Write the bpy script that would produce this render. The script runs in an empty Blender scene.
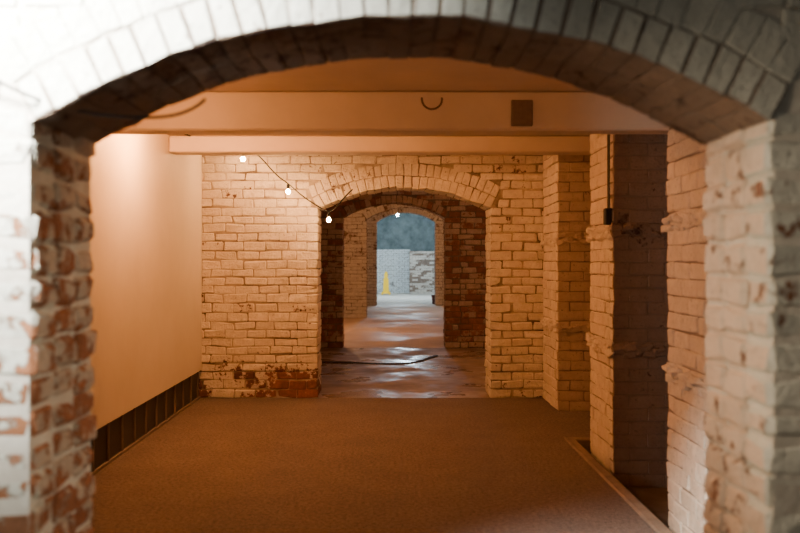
import bpy, math, random
from mathutils import Vector, noise, Matrix
random.seed(7)
C = bpy.context.scene.collection

# ---------------------------------------------------------------- materials
def new_mat(name):
    m = bpy.data.materials.new(name); m.use_nodes = True
    nt = m.node_tree; nt.nodes.clear()
    out = nt.nodes.new('ShaderNodeOutputMaterial')
    b = nt.nodes.new('ShaderNodeBsdfPrincipled')
    nt.links.new(b.outputs[0], out.inputs[0])
    return m, nt, b
def N(nt, t, **kw):
    n = nt.nodes.new(t)
    for k, v in kw.items():
        if hasattr(n, k): setattr(n, k, v)
    return n
def noise_n(nt, pos, scale, detail=6, rough=0.6):
    n = N(nt, 'ShaderNodeTexNoise'); n.inputs['Scale'].default_value = scale
    n.inputs['Detail'].default_value = detail; n.inputs['Roughness'].default_value = rough
    nt.links.new(pos, n.inputs['Vector']); return n.outputs['Fac']
def math_n(nt, op, a, b):
    n = N(nt, 'ShaderNodeMath', operation=op)
    for i, v in enumerate((a, b)):
        if isinstance(v, (int, float)): n.inputs[i].default_value = v
        else: nt.links.new(v, n.inputs[i])
    return n.outputs[0]
def rng(nt, v, a, b, c=0.0, d=1.0):
    n = N(nt, 'ShaderNodeMapRange'); nt.links.new(v, n.inputs[0])
    for i, x in zip((1, 2, 3, 4), (a, b, c, d)): n.inputs[i].default_value = x
    return n.outputs[0]
def mix(nt, f, a, b):
    n = N(nt, 'ShaderNodeMix', data_type='RGBA')
    if isinstance(f, (int, float)): n.inputs[0].default_value = f
    else: nt.links.new(f, n.inputs[0])
    for s, v in ((6, a), (7, b)):
        if isinstance(v, tuple): n.inputs[s].default_value = (*v, 1)
        else: nt.links.new(v, n.inputs[s])
    return n.outputs[2]
def bump(nt, b, h, strength, dist):
    n = N(nt, 'ShaderNodeBump'); n.inputs['Strength'].default_value = strength
    n.inputs['Distance'].default_value = dist
    nt.links.new(h, n.inputs['Height']); nt.links.new(n.outputs[0], b.inputs['Normal'])

def brick_mat(name, paint, paint2, b1, b2, t=0.58, zgain=0.0, zlo=0.0, zhi=0.6, isl=0.12, rough=0.75, bd=.014, xg=None, edge=None, lo=.5):
    m, nt, b = new_mat(name)
    g = N(nt, 'ShaderNodeNewGeometry'); pos = g.outputs['Position']; ri = g.outputs['Random Per Island']
    n1 = noise_n(nt, pos, 1.6, 3); n2 = noise_n(nt, pos, 14, 8, 0.7); n3 = noise_n(nt, pos, 60, 6)
    v = math_n(nt, 'ADD', math_n(nt, 'MULTIPLY', n1, lo), math_n(nt, 'MULTIPLY', n2, 1 - lo))
    v = math_n(nt, 'ADD', v, math_n(nt, 'MULTIPLY', math_n(nt, 'SUBTRACT', ri, 0.5), isl))
    if zgain:
        sep = N(nt, 'ShaderNodeSeparateXYZ'); nt.links.new(pos, sep.inputs[0])
        zz = rng(nt, sep.outputs[2], zlo, zhi, zgain, 0)
        if xg: zz = math_n(nt, 'MULTIPLY', zz, rng(nt, sep.outputs[0], xg[0], xg[1], 1, xg[2]))
        if xg and len(xg) > 3: zz = math_n(nt, 'MULTIPLY', zz, rng(nt, sep.outputs[0], xg[3], xg[4], .55, 1))
        v = math_n(nt, 'ADD', v, zz)
        if edge:  # extra wear along the arris of the opening
            e = rng(nt, sep.outputs[0], edge[0] - edge[1], edge[0], 0, edge[2])
            e = math_n(nt, 'MULTIPLY', e, rng(nt, sep.outputs[0], edge[0] + .05, edge[0] + .3, 1, 0))
            e = math_n(nt, 'MULTIPLY', e, rng(nt, sep.outputs[2], 1.0, 1.55, 1, 0))
            v = math_n(nt, 'ADD', v, e)
    mask = rng(nt, v, t, t + 0.035)
    bc = mix(nt, ri, b1, b2); bc = mix(nt, rng(nt, n2, .35, .7), bc, tuple(x * .55 for x in b2))
    pc = mix(nt, rng(nt, n2, .35, .65), paint2, paint)
    pc = mix(nt, math_n(nt, 'MULTIPLY', ri, .5), pc, paint2)
    pit = rng(nt, noise_n(nt, pos, 38, 5, .75), .58, .68, 0, .65)
    pc = mix(nt, pit, pc, tuple(x * .35 for x in paint2))
    nt.links.new(mix(nt, mask, pc, bc), b.inputs['Base Color'])
    b.inputs['Roughness'].default_value = rough
    h = math_n(nt, 'ADD', math_n(nt, 'MULTIPLY', n2, 1.0), math_n(nt, 'MULTIPLY', n3, .45))
    h = math_n(nt, 'SUBTRACT', h, math_n(nt, 'MULTIPLY', mask, .3))
    bump(nt, b, h, 1, bd)
    return m
def rough_mat(name, c1, c2, scale=6, rough=.85, r2=None, bs=.5, bd=.01, t=(.35, .65), grain=0, c3=None):
    m, nt, b = new_mat(name)
    g = N(nt, 'ShaderNodeNewGeometry'); pos = g.outputs['Position']
    n1 = noise_n(nt, pos, scale, 8, .65); n2 = noise_n(nt, pos, scale * 9, 6)
    f = rng(nt, n1, *t)
    col = mix(nt, f, c1, c2)
    if c3: col = mix(nt, rng(nt, noise_n(nt, pos, .8, 8, .6), .48, .60), col, c3)
    h = math_n(nt, 'ADD', n2, math_n(nt, 'MULTIPLY', n1, .8))
    if grain:
        n4 = noise_n(nt, pos, 45, 8, .9)
        col = mix(nt, rng(nt, n4, .42, .58, 0, grain), col, tuple(x * .3 for x in c1))
        h = math_n(nt, 'ADD', h, n4)
    nt.links.new(col, b.inputs['Base Color'])
    if r2 is None: b.inputs['Roughness'].default_value = rough
    else: nt.links.new(rng(nt, noise_n(nt, pos, scale * .45, 4), .42, .58, r2, rough), b.inputs['Roughness'])
    if bs: bump(nt, b, h, bs, bd)
    return m
def plain(name, c, rough=.5, metal=0):
    m, nt, b = new_mat(name)
    g = N(nt, 'ShaderNodeNewGeometry'); n = noise_n(nt, g.outputs['Position'], 40, 3)
    nt.links.new(mix(nt, rng(nt, n, .3, .7), c, tuple(x * .8 for x in c)), b.inputs['Base Color'])
    b.inputs['Roughness'].default_value = rough; b.inputs['Metallic'].default_value = metal
    return m
def emit(name, c, s):
    m, nt, b = new_mat(name)
    b.inputs['Base Color'].default_value = (*c, 1)
    b.inputs['Emission Color'].default_value = (*c, 1); b.inputs['Emission Strength'].default_value = s
    return m

cream = (.80, .71, .58); cream2 = (.60, .51, .40)
M_front = brick_mat('front_painted_brick', (.74, .75, .66), (.60, .60, .52), (.58, .23, .10), (.34, .15, .07), t=.60, zgain=.09, zlo=.9, zhi=1.5, isl=.03, bd=.014, xg=(-.8, .8, .2), edge=(-.80, .14, .11), lo=.3)
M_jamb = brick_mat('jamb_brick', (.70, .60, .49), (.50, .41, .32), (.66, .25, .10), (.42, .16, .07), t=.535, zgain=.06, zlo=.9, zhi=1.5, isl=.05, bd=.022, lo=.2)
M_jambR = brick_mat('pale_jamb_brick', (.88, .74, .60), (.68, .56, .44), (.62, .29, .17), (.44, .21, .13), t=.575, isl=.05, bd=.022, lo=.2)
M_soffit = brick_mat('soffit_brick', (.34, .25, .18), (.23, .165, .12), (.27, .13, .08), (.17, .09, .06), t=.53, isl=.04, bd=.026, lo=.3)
M_mortar_f = rough_mat('front_mortar', (.66, .64, .56), (.50, .46, .39), 8)
M_A = brick_mat('painted_brick', cream, cream2, (.36, .12, .05), (.16, .06, .035), t=.600, zgain=.22, zlo=.03, zhi=.46, isl=.08, xg=(-.75, .5, .15, -1.5, -1.1), bd=.022, lo=.4)
M_mortar_A = rough_mat('aged_mortar', (.50, .41, .31), (.11, .075, .05), 3.0, t=(.38, .62))
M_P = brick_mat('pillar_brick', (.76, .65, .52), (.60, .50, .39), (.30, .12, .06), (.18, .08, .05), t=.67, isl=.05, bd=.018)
M_Pm = brick_mat('half_shaded_pillar_brick', (.56, .44, .33), (.44, .34, .25), (.26, .12, .07), (.16, .08, .05), t=.65, isl=.05, bd=.018)  # far pillar front: milder shade painted into the brick colour
M_Pd = brick_mat('shaded_pillar_brick', (.34, .245, .18), (.26, .18, .13), (.24, .12, .07), (.14, .075, .05), t=.62, isl=.05, bd=.022)  # pillar fronts: shade painted into the colour, darker than the sides
M_mortar_P = rough_mat('pillar_mortar', (.28, .21, .16), (.20, .15, .11), 8)
M_B = brick_mat('dark_brick', (.48, .36, .27), (.30, .215, .16), (.46, .17, .09), (.22, .095, .055), t=.48, isl=.3)
M_mortar_B = rough_mat('dark_mortar', (.17, .13, .10), (.08, .06, .045), 6)
M_C = brick_mat('whitewashed_brick', (.80, .76, .70), (.58, .53, .48), (.38, .20, .13), (.24, .13, .09), t=.58, isl=.14)
M_back = brick_mat('blue_gray_brick', (.82, .87, .90), (.64, .69, .73), (.40, .36, .34), (.30, .28, .28), t=.61, isl=.14)
M_pier = brick_mat('worn_pier_brick', (.66, .62, .57), (.44, .40, .36), (.34, .22, .17), (.22, .16, .13), t=.52, isl=.3)
M_plaster = rough_mat('plaster', (.78, .67, .52), (.72, .61, .46), 1.5, .55, bs=.2, bd=.006)
M_ceil = rough_mat('painted_ceiling', (.76, .63, .50), (.68, .56, .44), 2, .7, bs=.2, bd=.004)
M_floor1 = rough_mat('brown_floor', (.200, .145, .118), (.250, .180, .145), 3, .95, bs=1, bd=.014, grain=.85)
M_floor2 = rough_mat('wet_concrete', (.16, .11, .078), (.31, .23, .165), 2.2, .75, r2=.26, bs=.04, bd=.004)
M_floor3 = rough_mat('damp_concrete', (.46, .36, .27), (.60, .48, .37), 1.2, .80, r2=.45, bs=.05, bd=.004)
M_floor4 = rough_mat('pale_concrete', (.46, .45, .43), (.62, .60, .57), 1.2, .8, r2=.5, bs=.05, bd=.004)
M_wood = rough_mat('worn_curb', (.22, .155, .11), (.14, .10, .07), 9, .85)
M_trench = rough_mat('trench_dirt', (.08, .055, .04), (.12, .09, .065), 7, .9)
M_dark = plain('black_panel', (.022, .018, .015), .5)
M_stud = plain('stud', (.16, .115, .08), .7)
M_rubber = plain('black_rubber', (.02, .02, .02), .7)
M_metal = plain('dark_metal', (.08, .07, .06), .4, .8)
M_yellow = plain('yellow_plastic', (1.0, .62, .0), .75)
M_red = plain('dark_red_plastic', (.16, .05, .04), .4)
M_stone = rough_mat('blue_gray_stone', (.10, .14, .15), (.26, .33, .36), 3, .9, bs=.6, bd=.04, t=(.30, .70))
WARM = (1.0, .40, .12)
M_bulb_main = emit('main_warm_bulb', WARM, 5400)
M_bulb_front = emit('front_warm_bulb', WARM, 500)
M_bulb = emit('added_warm_bulb', WARM, 420)
M_bulb_small = emit('warm_bulb_small', (1, .50, .19), 700)
M_bulb_dim = emit('added_warm_bulb_dim', (1, .47, .19), 1700)
M_bulb_cool = emit('cool_bulb', (.60, .84, 1), 110)

# ---------------------------------------------------------------- mesh helper
class MB:
    def __init__(s): s.v = []; s.f = []; s.m = []; s.sm = []
    def add(s, vs, fs, mi=0, smooth=False):
        o = len(s.v); s.v += [tuple(v) for v in vs]
        for j, f in enumerate(fs):
            s.f.append([i + o for i in f]); s.m.append(mi[j] if isinstance(mi, list) else mi); s.sm.append(smooth)
    def box(s, x0, x1, y0, y1, z0, z1, mi=0):
        vs = [(x, y, z) for x in (x0, x1) for y in (y0, y1) for z in (z0, z1)]
        s.add(vs, [(0, 1, 3, 2), (4, 6, 7, 5), (0, 4, 5, 1), (2, 3, 7, 6), (0, 2, 6, 4), (1, 5, 7, 3)], mi)
    def brick(s, c, hx, hy, hz, ang=0, mi=0, bev=.005, jit=.003, amp=.005, side={}, smooth=False):
        c = Vector(c) + Vector([random.uniform(-jit, jit) for _ in range(3)])
        if jit: ang += random.uniform(-.014, .014)
        R = Matrix.Rotation(ang, 3, 'Y'); vs = []; idx = {}
        h = (hx, hy, hz); b = min(bev, .35 * min(h)); ms = []
        for sx in (-1, 1):
            for sy in (-1, 1):
                for sz in (-1, 1):
                    cj = 1 + random.uniform(-.5, 1.8) * (amp > 0)
                    for k in range(3):
                        p = [sx * hx, sy * hy, sz * hz]
                        for j, sg in enumerate((sx, sy, sz)):
                            if j != k: p[j] -= sg * b * cj
                        w = R @ Vector(p) + c
                        w += noise.noise_vector(w * 9) * amp + noise.noise_vector(w * 31) * amp * .5
                        idx[(sx, sy, sz, k)] = len(vs); vs.append(w)
        fs = []
        for k in range(3):
            a, d = [j for j in range(3) if j != k]
            for sg in (-1, 1):
                q = []
                for (u, w2) in ((-1, -1), (1, -1), (1, 1), (-1, 1)):
                    t = [0, 0, 0]; t[k] = sg; t[a] = u; t[d] = w2
                    q.append(idx[(*t, k)])
                flip = (sg < 0) ^ (k == 1)
                fs.append(q[::-1] if flip else q); ms.append(side.get((k, sg), mi))
            for u in (-1, 1):
                for w2 in (-1, 1):
                    t1 = [0, 0, 0]; t1[k] = -1; t1[a] = u; t1[d] = w2
                    t2 = list(t1); t2[k] = 1
                    q = [idx[(*t1, a)], idx[(*t2, a)], idx[(*t2, d)], idx[(*t1, d)]]
                    fs.append(q); ms.append(mi)
        for sx in (-1, 1):
            for sy in (-1, 1):
                for sz in (-1, 1):
                    fs.append([idx[(sx, sy, sz, k)] for k in range(3)]); ms.append(mi)
        s.add(vs, fs, ms, smooth)
    def obj(s, name, mats, parent=None, fix=True):
        me = bpy.data.meshes.new(name); me.from_pydata(s.v, [], s.f)
        for m in mats: me.materials.append(m)
        me.polygons.foreach_set('material_index', s.m)
        me.polygons.foreach_set('use_smooth', s.sm)
        if fix:
            import bmesh
            bm = bmesh.new(); bm.from_mesh(me); bmesh.ops.recalc_face_normals(bm, faces=bm.faces); bm.to_mesh(me); bm.free()
        me.update()
        o = bpy.data.objects.new(name, me); C.objects.link(o)
        if parent: o.parent = parent
        return o
def struct(o): o['kind'] = 'structure'; return o
def thing(o, label, cat, group=None):
    o['label'] = label; o['category'] = cat
    if group: o['group'] = group
    return o
def box_obj(name, b, mat): 
    m = MB(); m.box(*b); return m.obj(name, [mat])

# ---------------------------------------------------------------- arched brick wall
def arch_wall(name, X0, X1, Z0, Z1, D1, D2, xc, w, spring, rise, mats, rings=2, rh=.11, bx=None, recess=.009, amp=.005, vw=.078, G=.004, CH=.087, jit=.003, BL=.232, worn=0):
    R = (w * w + rise * rise) / (2 * rise); zc = spring + rise - R; a = math.asin(w / R)
    mb = MB(); RO = R + rings * rh
    bx0, bx1 = bx or (X0, X1)
    special = len(mats) > 4
    e = recess + worn; ys = D1 + recess
    Rs = R + recess + (.002 if special else 0); n = 24
    mb.box(X0, xc - w - e, ys, D2, Z0, Z1, 1); mb.box(xc + w + e, X1, ys, D2, Z0, Z1, 1)
    pts = []
    for i in range(n + 1):
        x = xc - (w + e) + 2 * (w + e) * i / n
        pts.append((x, zc + math.sqrt(max(Rs * Rs - (x - xc) ** 2, 0))))
    vs = []; fs = []
    for (x, z) in pts: vs += [(x, ys, z), (x, ys, Z1), (x, D2, z), (x, D2, Z1)]
    for i in range(n):
        o = 4 * i; p = o + 4
        fs += [(o, p, p + 1, o + 1), (o + 2, o + 3, p + 3, p + 2), (o, o + 2, p + 2, p), (o + 1, p + 1, p + 3, o + 3)]
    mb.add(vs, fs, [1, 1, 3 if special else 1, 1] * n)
    T = D2 - D1
    def excluded(x, z, jw):
        dx = x - xc
        if z < spring: return abs(dx) < w + jw
        dist = math.hypot(dx, z - zc); an = abs(math.atan2(dx, z - zc))
        if dist < RO and an < a + .02: return True
        return False
    k = 0; z = Z0
    while z < Z1 - .02:
        hz = min(CH * random.uniform(.90, 1.10), Z1 - z); zm = z + hz / 2
        jw = .11 if k % 2 else BL
        off = 0 if k % 2 else BL / 2
        off += random.uniform(-.03, .03)
        runs = []; cur = None; x = bx0
        while x <= bx1 + 1e-6:
            ex = excluded(x, zm, jw)
            if not ex and cur is None: cur = x
            if ex and cur is not None: runs.append((cur, x)); cur = None
            x += .008
        if cur is not None: runs.append((cur, bx1))
        for (ra, rb) in runs:
            p = ra
            nx = math.floor((ra - bx0 + off) / BL + .35) * BL + bx0 - off
            while nx <= p + .05: nx += BL
            while p < rb - .01:
                q = min(nx + random.uniform(-.014, .014), rb)
                if rb - q < .05: q = rb
                if q - p > .02:
                    g2 = G * random.uniform(.5, 2.0)
                    mb.brick(((p + q) / 2, D1 + .05, zm), (q - p) / 2 - g2, .05, hz / 2 - g2, 0, 0, amp=amp, jit=jit)
                p = q; nx += BL
        if zm < spring:
            nb = max(1, round(T / (.22 if jw < .2 and not special else .14 if jw < .2 else .11)))
            for sgn in (-1, 1):
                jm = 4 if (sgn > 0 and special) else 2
                wr = worn if sgn < 0 else worn * .5
                for j in range(nb):
                    y0 = D1 + T * j / nb; y1 = D1 + T * (j + 1) / nb
                    cut = random.uniform(0, wr) * (1 if random.random() < .75 else 0)
                    fy = random.uniform(0, wr * .5) if j == 0 else 0
                    mb.brick((xc + sgn * (w + cut + (jw - cut) / 2), (y0 + fy + y1) / 2, zm), (jw - cut) / 2 - G, (y1 - y0 - fy) / 2 - G * .8, hz / 2 - G, 0, 0 if j == 0 else jm, amp=amp, jit=jit, bev=.005 + wr * .35, side={(0, -sgn): jm})
        z += hz; k += 1
    g = G * (.35 if special else .8)
    for r in range(rings):
        ra = R + r * rh; rm = ra + rh / 2
        nv = max(3, round(2 * a * ra / vw))
        ny = max(1, round(T / .21)) if r == 0 else 1
        for i in range(nv):
            t = -a + 2 * a * (i + .5) / nv; hw = a * rm / nv
            for j in range(ny):
                y0 = D1 + (T * j / ny); y1 = D1 + (T * (j + 1) / ny if ny > 1 else min(.1, T))
                rr = rm + (random.uniform(0, worn * .3) if worn else 0)
                inner = special and r == 0
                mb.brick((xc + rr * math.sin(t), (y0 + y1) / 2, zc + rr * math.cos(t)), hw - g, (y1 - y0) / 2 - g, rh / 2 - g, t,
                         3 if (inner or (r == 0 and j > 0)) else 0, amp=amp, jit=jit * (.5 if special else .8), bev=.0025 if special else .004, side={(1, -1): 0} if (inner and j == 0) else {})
    return struct(mb.obj(name, mats))

arch_wall('wall_front', -2.0, 2.5, 0, 2.5, 2.0, 2.42, .025, .812, 1.612, .233,
          [M_front, M_mortar_f, M_jamb, M_soffit, M_jambR], rings=2, rh=.10, recess=.007, amp=.0075, vw=.056, G=.0018, CH=.074, jit=.0015, BL=.19, worn=.011)
arch_wall('wall_far', -2.0, 2.5, 0, 2.40, 8.6, 9.05, .134, .822, 1.81, .20,
          [M_A, M_mortar_A, M_A, M_A], rings=2, rh=.12, amp=.012, jit=.003, BL=.205, CH=.083, G=.0032, recess=.011, vw=.07)
arch_wall('wall_middle', -2.0, 2.5, 0, 2.9, 13.6, 14.0, .06, .77, 1.98, .21,
          [M_B, M_mortar_B, M_B, M_B], rings=1, rh=.12, bx=(-1.5, 1.8), amp=.01, recess=.012)
arch_wall('wall_inner', -2.6, 3.0, 0, 3.2, 21, 21.4, .37, .91, 2.3, .28,
          [M_C, M_mortar_A, M_B, M_B], rings=1, rh=.15, bx=(-1.6, 1.6), amp=.01, recess=.012)
arch_wall('wall_distant', -2.6, 3.0, 0, 3.4, 27, 27.4, .48, .87, 2.5, .28,
          [M_C, M_mortar_A, M_B, M_B], rings=1, rh=.15, bx=(-1.0, 2.0), amp=.01, recess=.012)

# ---------------------------------------------------------------- room shell
struct(box_obj('wall_left', (-2.0, -1.80, 2.42, 8.612, .27, 2.40), M_plaster))
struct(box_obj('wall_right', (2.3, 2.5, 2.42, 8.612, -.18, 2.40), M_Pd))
struct(box_obj('ceiling', (-2.0, 2.5, 2.42, 8.6, 2.33, 2.45), M_ceil))
m = MB(); m.box(-2.0, 1.28, 2.0, 6.6, -.2, 0); m.box(-2.0, 2.5, 6.6, 8.62, -.2, 0)
m.box(-3, 3, -1.5, 2.0, -.2, 0)
struct(m.obj('floor', [M_floor1]))
struct(box_obj('floor', (1.28, 2.5, 2.0, 6.6, -.24, -.18), M_trench))
struct(box_obj('floor', (-2.6, 3, 8.62, 13.7, -.2, -.004), M_floor2))
struct(box_obj('floor', (-2.6, 3, 13.7, 21.1, -.2, -.004), M_floor3))
struct(box_obj('floor', (-2.6, 3, 21.1, 39, -.2, -.004), M_floor4))
for (a, b, x0, x1, zt, mt) in ((9.05, 13.6, -2.0, 2.5, 2.7, M_B), (14.0, 21, -2.2, 2.6, 2.9, M_C), (21.4, 27, -2.2, 2.6, 3.2, M_C), (27.4, 38.2, -2.4, 2.8, 3.4, M_C)):
    struct(box_obj('wall_left', (x0 - .2, x0, a, b, 0, zt), mt))
    struct(box_obj('wall_right', (x1, x1 + .2, a, b, 0, zt), mt))
    struct(box_obj('ceiling', (x0 - .2, x1 + .2, a, b, zt, zt + .1), M_ceil))
struct(box_obj('wall_back', (-2.6, 3.0, 38.2, 38.5, 0, 3.5), M_stone))
CH = .087; G = .004; BL = .232
m = MB(); m.box(-2.4, .85, 37.6, 38.2, 0, 1.80, 1)
for k in range(21):
    x = -2.4 + (k % 2) * -.1
    while x < .83:
        m.brick((max(x, -2.4) + .11, 37.59, k * CH + .043), .11, .03, CH / 2 - G, 0, 0, amp=.01); x += BL
struct(m.obj('wall_back_low', [M_back, M_mortar_B]))

def brick_block(mb, x0, x1, y0, y1, z0, z1, amp=.008, front=0):
    mb.box(x0 + .009, x1, y0 + .009, y1 - .003, z0, z1, 1)
    z = z0; k = 0; g = .0020
    while z < z1 - .02:
        hz = min(CH, z1 - z); zm = z + hz / 2
        x = x0; L = BL if k % 2 else .11
        while x < x1 - .02:
            q = min(x + L, x1)
            if x1 - q < .04: q = x1
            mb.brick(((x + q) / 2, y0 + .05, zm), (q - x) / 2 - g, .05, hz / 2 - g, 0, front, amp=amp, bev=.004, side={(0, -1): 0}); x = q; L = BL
        y = y0 + .1; L = .11 if k % 2 else BL
        while y < y1 - .02:
            q = min(y + L, y1)
            if y1 - q < .04: q = y1
            mb.brick((x0 + .05, (y + q) / 2, zm), .05, (q - y) / 2 - g, hz / 2 - g, 0, 0, amp=amp, bev=.004); y = q; L = BL
        z += CH; k += 1
def ledge(parent, x0, x1, y0, y1, z, fm, sc=1.0):
    mb = MB()
    for (ax, L) in (('x', x1 - x0), ('y', y1 - y0)):
        for row in (-1, 1):
            t = -.01
            while t < L - .01:
                s = random.uniform(.04, .10); hh = random.uniform(.014, .030) * sc; d = random.uniform(.010, .026) * sc
                zz = z + row * .020 + random.uniform(-.014, .014)
                if ax == 'x': c = (x0 + t + s / 2, y0 - d * .3, zz); h = (s / 2, d, hh)
                else: c = (x0 - d * .3, y0 + t + s / 2, zz); h = (d, s / 2, hh)
                mb.brick(c, *h, random.uniform(-.35, .35), 0 if ax == 'y' else 1, bev=.010, amp=.014); t += s * .85
    return mb.obj('ledge', [M_P, fm], parent)
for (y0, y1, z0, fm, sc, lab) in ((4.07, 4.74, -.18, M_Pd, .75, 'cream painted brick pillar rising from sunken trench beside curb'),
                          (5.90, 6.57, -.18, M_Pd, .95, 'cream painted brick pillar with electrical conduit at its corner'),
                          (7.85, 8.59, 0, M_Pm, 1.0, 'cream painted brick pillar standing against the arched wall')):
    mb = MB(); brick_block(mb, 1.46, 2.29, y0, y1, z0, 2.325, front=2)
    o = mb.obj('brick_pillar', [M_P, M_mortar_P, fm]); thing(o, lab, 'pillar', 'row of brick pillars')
    ledge(o, 1.46, 2.25, y0, y1, 1.50, fm, sc); ledge(o, 1.46, 2.25, y0, y1, .72, fm, sc)
mb = MB(); brick_block(mb, .80, 2.2, 36.8, 37.5, 0, 1.75, amp=.01)
thing(mb.obj('brick_pier', [M_pier, M_mortar_B]), 'low worn brick pier in the cool lit end room', 'pier')

def beam(y0, y1, z0, z1, lab):
    m = MB(); m.brick((.25, (y0 + y1) / 2, (z0 + z1) / 2), 2.045, (y1 - y0) / 2, (z1 - z0) / 2, 0, 0, bev=.012, jit=0, amp=0, smooth=False)
    return thing(m.obj('ceiling_beam', [M_ceil]), lab, 'beam', 'ceiling beams')
beam(5.40, 5.58, 2.09, 2.325, 'plastered ceiling beam with iron ring and junction box')
beam(7.30, 7.50, 2.19, 2.325, 'plain plastered ceiling beam near the arched wall')

m = MB(); m.box(-2.0, -1.825, 2.42, 8.6, 0, .27, 0)
m.box(-1.83, -1.806, 2.42, 8.6, 0, .018, 1)
y = 2.5
while y < 8.6:
    m.box(-1.83, -1.812, y, y + .02, .018, .27, 1); y += .30
struct(m.obj('baseboard_left', [M_dark, M_stud]))
m = MB(); m.brick((1.315, 4.5, -.06), .035, 2.08, .075, 0, 0, jit=0); m.brick((1.78, 6.60, -.06), .50, .03, .072, 0, 0, jit=0)
struct(m.obj('trim_1', [M_wood]))

# ---------------------------------------------------------------- curves
def tube(name, pts, r, mat, parent=None):
    cu = bpy.data.curves.new(name, 'CURVE'); cu.dimensions = '3D'
    sp = cu.splines.new('NURBS'); sp.points.add(len(pts) - 1)
    for p, q in zip(sp.points, pts): p.co = (*q, 1)
    sp.use_endpoint_u = True; sp.order_u = 3; cu.resolution_u = 8
    cu.bevel_depth = r; cu.bevel_resolution = 3; cu.use_fill_caps = True
    cu.materials.append(mat)
    o = bpy.data.objects.new(name, cu)
    C.objects.link(o)
    bpy.context.view_layer.update()
    dg = bpy.context.evaluated_depsgraph_get()
    me = bpy.data.meshes.new_from_object(o.evaluated_get(dg))
    bpy.data.objects.remove(o)
    o = bpy.data.objects.new(name, me); C.objects.link(o)
    for p in me.polygons: p.use_smooth = True
    if parent: o.parent = parent
    return o
def lathe(mb, c, prof, mi=0, n=16):
    vs = []; fs = []
    for (r, z) in prof:
        for i in range(n):
            a = 2 * math.pi * i / n; vs.append((c[0] + r * math.cos(a), c[1] + r * math.sin(a), c[2] + z))
    for j in range(len(prof) - 1):
        for i in range(n):
            k = (i + 1) % n; fs.append((j * n + i, j * n + k, (j + 1) * n + k, (j + 1) * n + i))
    fs.append(tuple(range(n))); fs.append(tuple(range((len(prof) - 1) * n, len(prof) * n)))
    mb.add(vs, fs, mi, True)
def bulb(c, mat, s, parent):
    m = MB(); lathe(m, c, [(.3*s, -1.05*s), (.75*s, -.75*s), (1.0*s, -.1*s), (.85*s, .45*s), (.45*s, 1.0*s), (.36*s, 1.25*s)])
    m.obj('light_bulb', [mat], parent)
    m = MB(); lathe(m, c, [(.55*s, 1.0*s), (.68*s, 1.2*s), (.68*s, 3.0*s), (.25*s, 3.4*s)])
    m.obj('bulb_socket', [M_rubber], parent)
def empty(name, loc=(0, 0, 0)):
    o = bpy.data.objects.new(name, None); C.objects.link(o); o.empty_display_size = .1; return o

sl = empty('string_light'); thing(sl, 'string of small glowing bulbs on black wire by the arch', 'string light')
s = .021
B = [(-1.356, 8.3, 2.250), (-.94, 8.3, 1.950), (-.565, 8.3, 1.69)]
for b in B: bulb(b, M_bulb_small, s, sl)
tube('wire', [(-1.79, 6.2, 2.325), (-1.6, 7.6, 2.325), (-1.40, 8.2, 2.32), (-1.356, 8.3, 2.325), (-1.30, 8.3, 2.322), (-1.22, 8.3, 2.30), (-1.05, 8.3, 2.10), (-.94, 8.3, 2.025), (-.80, 8.3, 1.90), (-.62, 8.3, 1.785), (-.565, 8.3, 1.762), (-.50, 8.32, 1.80), (-.42, 8.45, 1.92), (-.36, 8.585, 1.99)], .006, M_rubber, sl)
s2 = empty('string_light'); thing(s2, 'string of large warm bulbs under the ceiling near plaster wall, two added as unseen fill', 'string light')
bulb((-1.44, 6.15, 2.245), M_bulb_main, .0245, s2)
bulb((.5, 7.60, 2.250), M_bulb, .0225, s2)  # added out of view behind the beam to light ceiling and wall top
bulb((-1.25, 4.75, 2.23), M_bulb_front, .028, s2)
bulb((.1, 3.2, 2.2), M_bulb_front, .028, s2)  # added unseen behind the near arch to brighten beams and ceiling
tube('wire', [(.5, 3.0, 2.325), (.1, 3.2, 2.295), (-.3, 3.5, 2.325), (-.9, 4.0, 2.325), (-1.25, 4.75, 2.322), (-1.3, 5.2, 2.325)], .004, M_rubber, s2)
cb = tube('cable', [(-1.2, 1.95, 1.78), (-.86, 1.95, 1.70), (-.80, 1.965, 1.665), (-.72, 2.1, 1.648), (-.62, 2.2, 1.652), (-.55, 2.3, 1.672), (-.50, 2.36, 1.71), (-.49, 2.38, 1.73)], .004, M_rubber)
thing(cb, 'thin dark cable drooping across the near brick arch', 'cable')

for (loc, s_, mt, lab) in (((1.6, 11.0, 2.35), .03, M_bulb_dim, 'added unseen warm bulb lighting the wet floored room'),  # warm bulbs added out of view to light the rooms behind
                          ((-1.2, 17.0, 2.6), .04, M_bulb_dim, 'added unseen warm bulb lighting the passage room'),
                          ((1.8, 24.0, 2.9), .03, M_bulb_dim, 'added unseen warm bulb lighting passage beyond white arch'),
                          ((.28, 33.5, 3.05), .05, M_bulb_cool, 'bright cool white bulb hanging in end room')):
    e = empty('hanging_bulb'); thing(e, lab, 'lamp'); bulb(loc, mt, s_, e)
    zt = {11.0: 2.7, 17.0: 2.9, 24.0: 3.2, 33.5: 3.4}[loc[1]]
    tube('cord', [(loc[0], loc[1], loc[2] + 2.5 * s_), (loc[0], loc[1], zt)], .005, M_rubber, e)

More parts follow.
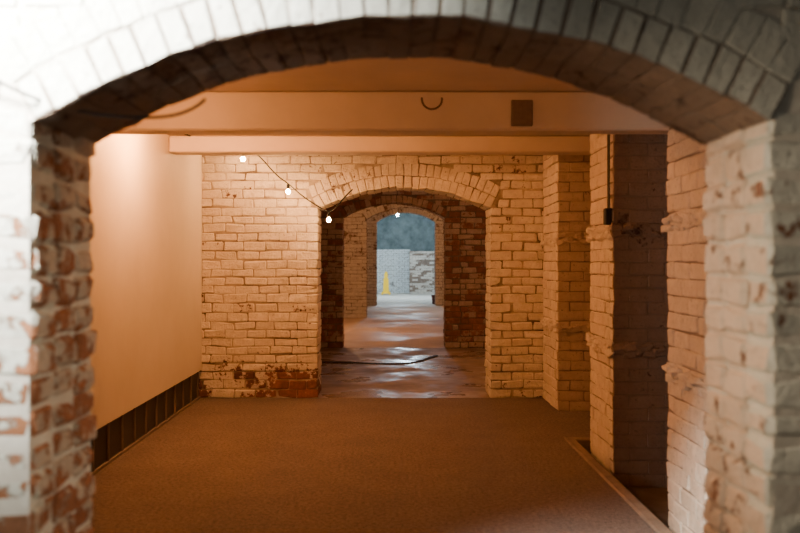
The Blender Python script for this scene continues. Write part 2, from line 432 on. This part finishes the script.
X = lambda px, D: (px - 390) * D / 900
Z = lambda py, D: 1.3 + (262 - py) * D / 900
pts = []
for i in range(13):
    a = math.pi * (1 + i / 12) ; pts.append((X(432, 5.37) + .060 * math.cos(a), 5.375, Z(99, 5.37) + .060 * math.sin(a)))
pts = [(pts[0][0], 5.40, pts[0][2] + .01)] + pts + [(pts[-1][0], 5.40, pts[-1][2] + .01)]
M_iron = plain('rusty_iron', (.16, .10, .07), .6, .3)
thing(tube('iron_ring', pts, .006, M_iron), 'half ring iron hook fixed on the ceiling beam', 'hook')
M_jb = plain('brown_box', (.22, .155, .115), .8)
m = MB(); m.brick((X(522, 5.385), 5.390, Z(113, 5.385)), .064, .012, .078, 0, 0, bev=.008, jit=0, amp=0)
jb = thing(m.obj('junction_box', [M_jb]), 'brown painted junction box on the ceiling beam', 'junction box')
m = MB(); m.brick((X(522, 5.385), 5.376, Z(113, 5.385)), .056, .003, .070, 0, 0, bev=.002, jit=0, amp=0); m.obj('cover', [M_jb], jb)
cd = empty('electrical_conduit'); thing(cd, 'dark vertical conduit ending in a switch box on pillar', 'conduit')
tube('pipe', [(1.441, 5.935, 2.32), (1.441, 5.935, 2.0), (1.441, 5.935, 1.64)], .010, M_metal, cd)
m = MB(); m.brick((1.437, 5.945, 1.60), .021, .035, .055, 0, 0, bev=.006, jit=0, amp=0); m.obj('switch_box', [M_rubber], cd)

hz_ = tube('hose', [(-1.1, 11.7, 0), (-.7, 11.7, 0), (-.2, 11.5, 0), (.2, 11.45, 0), (.45, 11.9, 0), (.64, 12.5, 0)], .035, M_rubber)
for v in hz_.data.vertices: v.co.z = v.co.z * .2 + .0035
thing(hz_, 'flat black hose lying across the wet floor', 'hose')

sx, sy = X(386, 36), 36.0
sg = empty('wet_floor_sign', ); thing(sg, 'yellow folding wet floor sign standing on pale floor', 'sign')
def panel(sgn):
    m = MB(); vs = []; H = .90
    half = [(.19, 0), (.175, .08), (.115, .12), (.11, .40), (.10, .62), (.065, .68), (.075, .76), (.06, .85), (.035, H)]
    pr = [(-.12, 0), (-.10, .04), (.10, .04), (.12, 0)] + half + [(-x, z) for (x, z) in half[::-1]]
    for d in (0, .015):
        for (x, z) in pr: vs.append((sx + x, sy + sgn * (.17 * (1 - z / H) + .008) + d * sgn, z))
    n = len(pr); fs = [tuple(range(n)), tuple(range(2 * n - 1, n - 1, -1))] + [(i, (i + 1) % n, (i + 1) % n + n, i + n) for i in range(n)]
    m.add(vs, fs); return m.obj('sign_panel', [M_yellow], sg)
panel(-1); panel(1)
m = MB(); m.box(sx - .04, sx + .04, sy - .03, sy + .03, .88, .92); m.obj('handle', [M_yellow], sg)
m2 = MB(); lathe(m2, (1.40, 27.9, 0), [(.09, 0), (.12, .25), (.127, .25), (.127, .28), (.112, .28), (.08, .03)])
bk = m2.obj('bucket', [M_red]); thing(bk, 'small dark red bucket beside the distant doorway', 'bucket')

# ---------------------------------------------------------------- lights
def point(loc, e, col, r=.1):
    l = bpy.data.lights.new('fill_light', 'POINT'); l.energy = e; l.color = col; l.shadow_soft_size = r
    o = bpy.data.objects.new('fill_light', l); o.location = loc; C.objects.link(o); return o
def spot(loc, tgt, e, size, col=(1, .97, .90), r=.08):
    l = bpy.data.lights.new('spot_light', 'SPOT'); l.energy = e; l.color = col; l.spot_size = math.radians(size); l.spot_blend = 1; l.shadow_soft_size = r
    o = bpy.data.objects.new('spot_light', l); C.objects.link(o); o.location = loc
    o.rotation_euler = (Vector(tgt) - o.location).to_track_quat('-Z', 'Y').to_euler()
spot((-1.45, .9, 2.5), (-.98, 2.0, 2.08), 4000, 62, r=.2)
spot((-1.5, .9, 1.3), (-1.05, 2.0, 1.3), 190, 60)
spot((-1.15, 1.55, 1.45), (.84, 2.0, 1.2), 165, 42, (1, .78, .56), .12)  # added fill aimed at the right jamb to brighten it
spot((1.1, 1.0, 1.3), (-.80, 2.2, .80), 80, 48, (1, .78, .55), .15)
point((0.6, 33.0, 2.9), 420, (.64, .85, 1), .2)  # added cool fill brightening the end room, not a lamp standing there
w = bpy.data.worlds.new('World'); bpy.context.scene.world = w; w.use_nodes = True
bg = w.node_tree.nodes['Background']; bg.inputs[0].default_value = (1, .92, .78, 1); bg.inputs[1].default_value = .08

cam = bpy.data.cameras.new('Camera'); co = bpy.data.objects.new('Camera', cam); C.objects.link(co)
co.location = (0, 0, 1.3); co.rotation_euler = (math.pi / 2, 0, 0)
cam.lens = 40.5; cam.sensor_width = 36; cam.shift_x = .0125; cam.shift_y = -.0056
cam.dof.use_dof = True; cam.dof.focus_distance = 8.8; cam.dof.aperture_fstop = 2.4
bpy.context.scene.camera = co
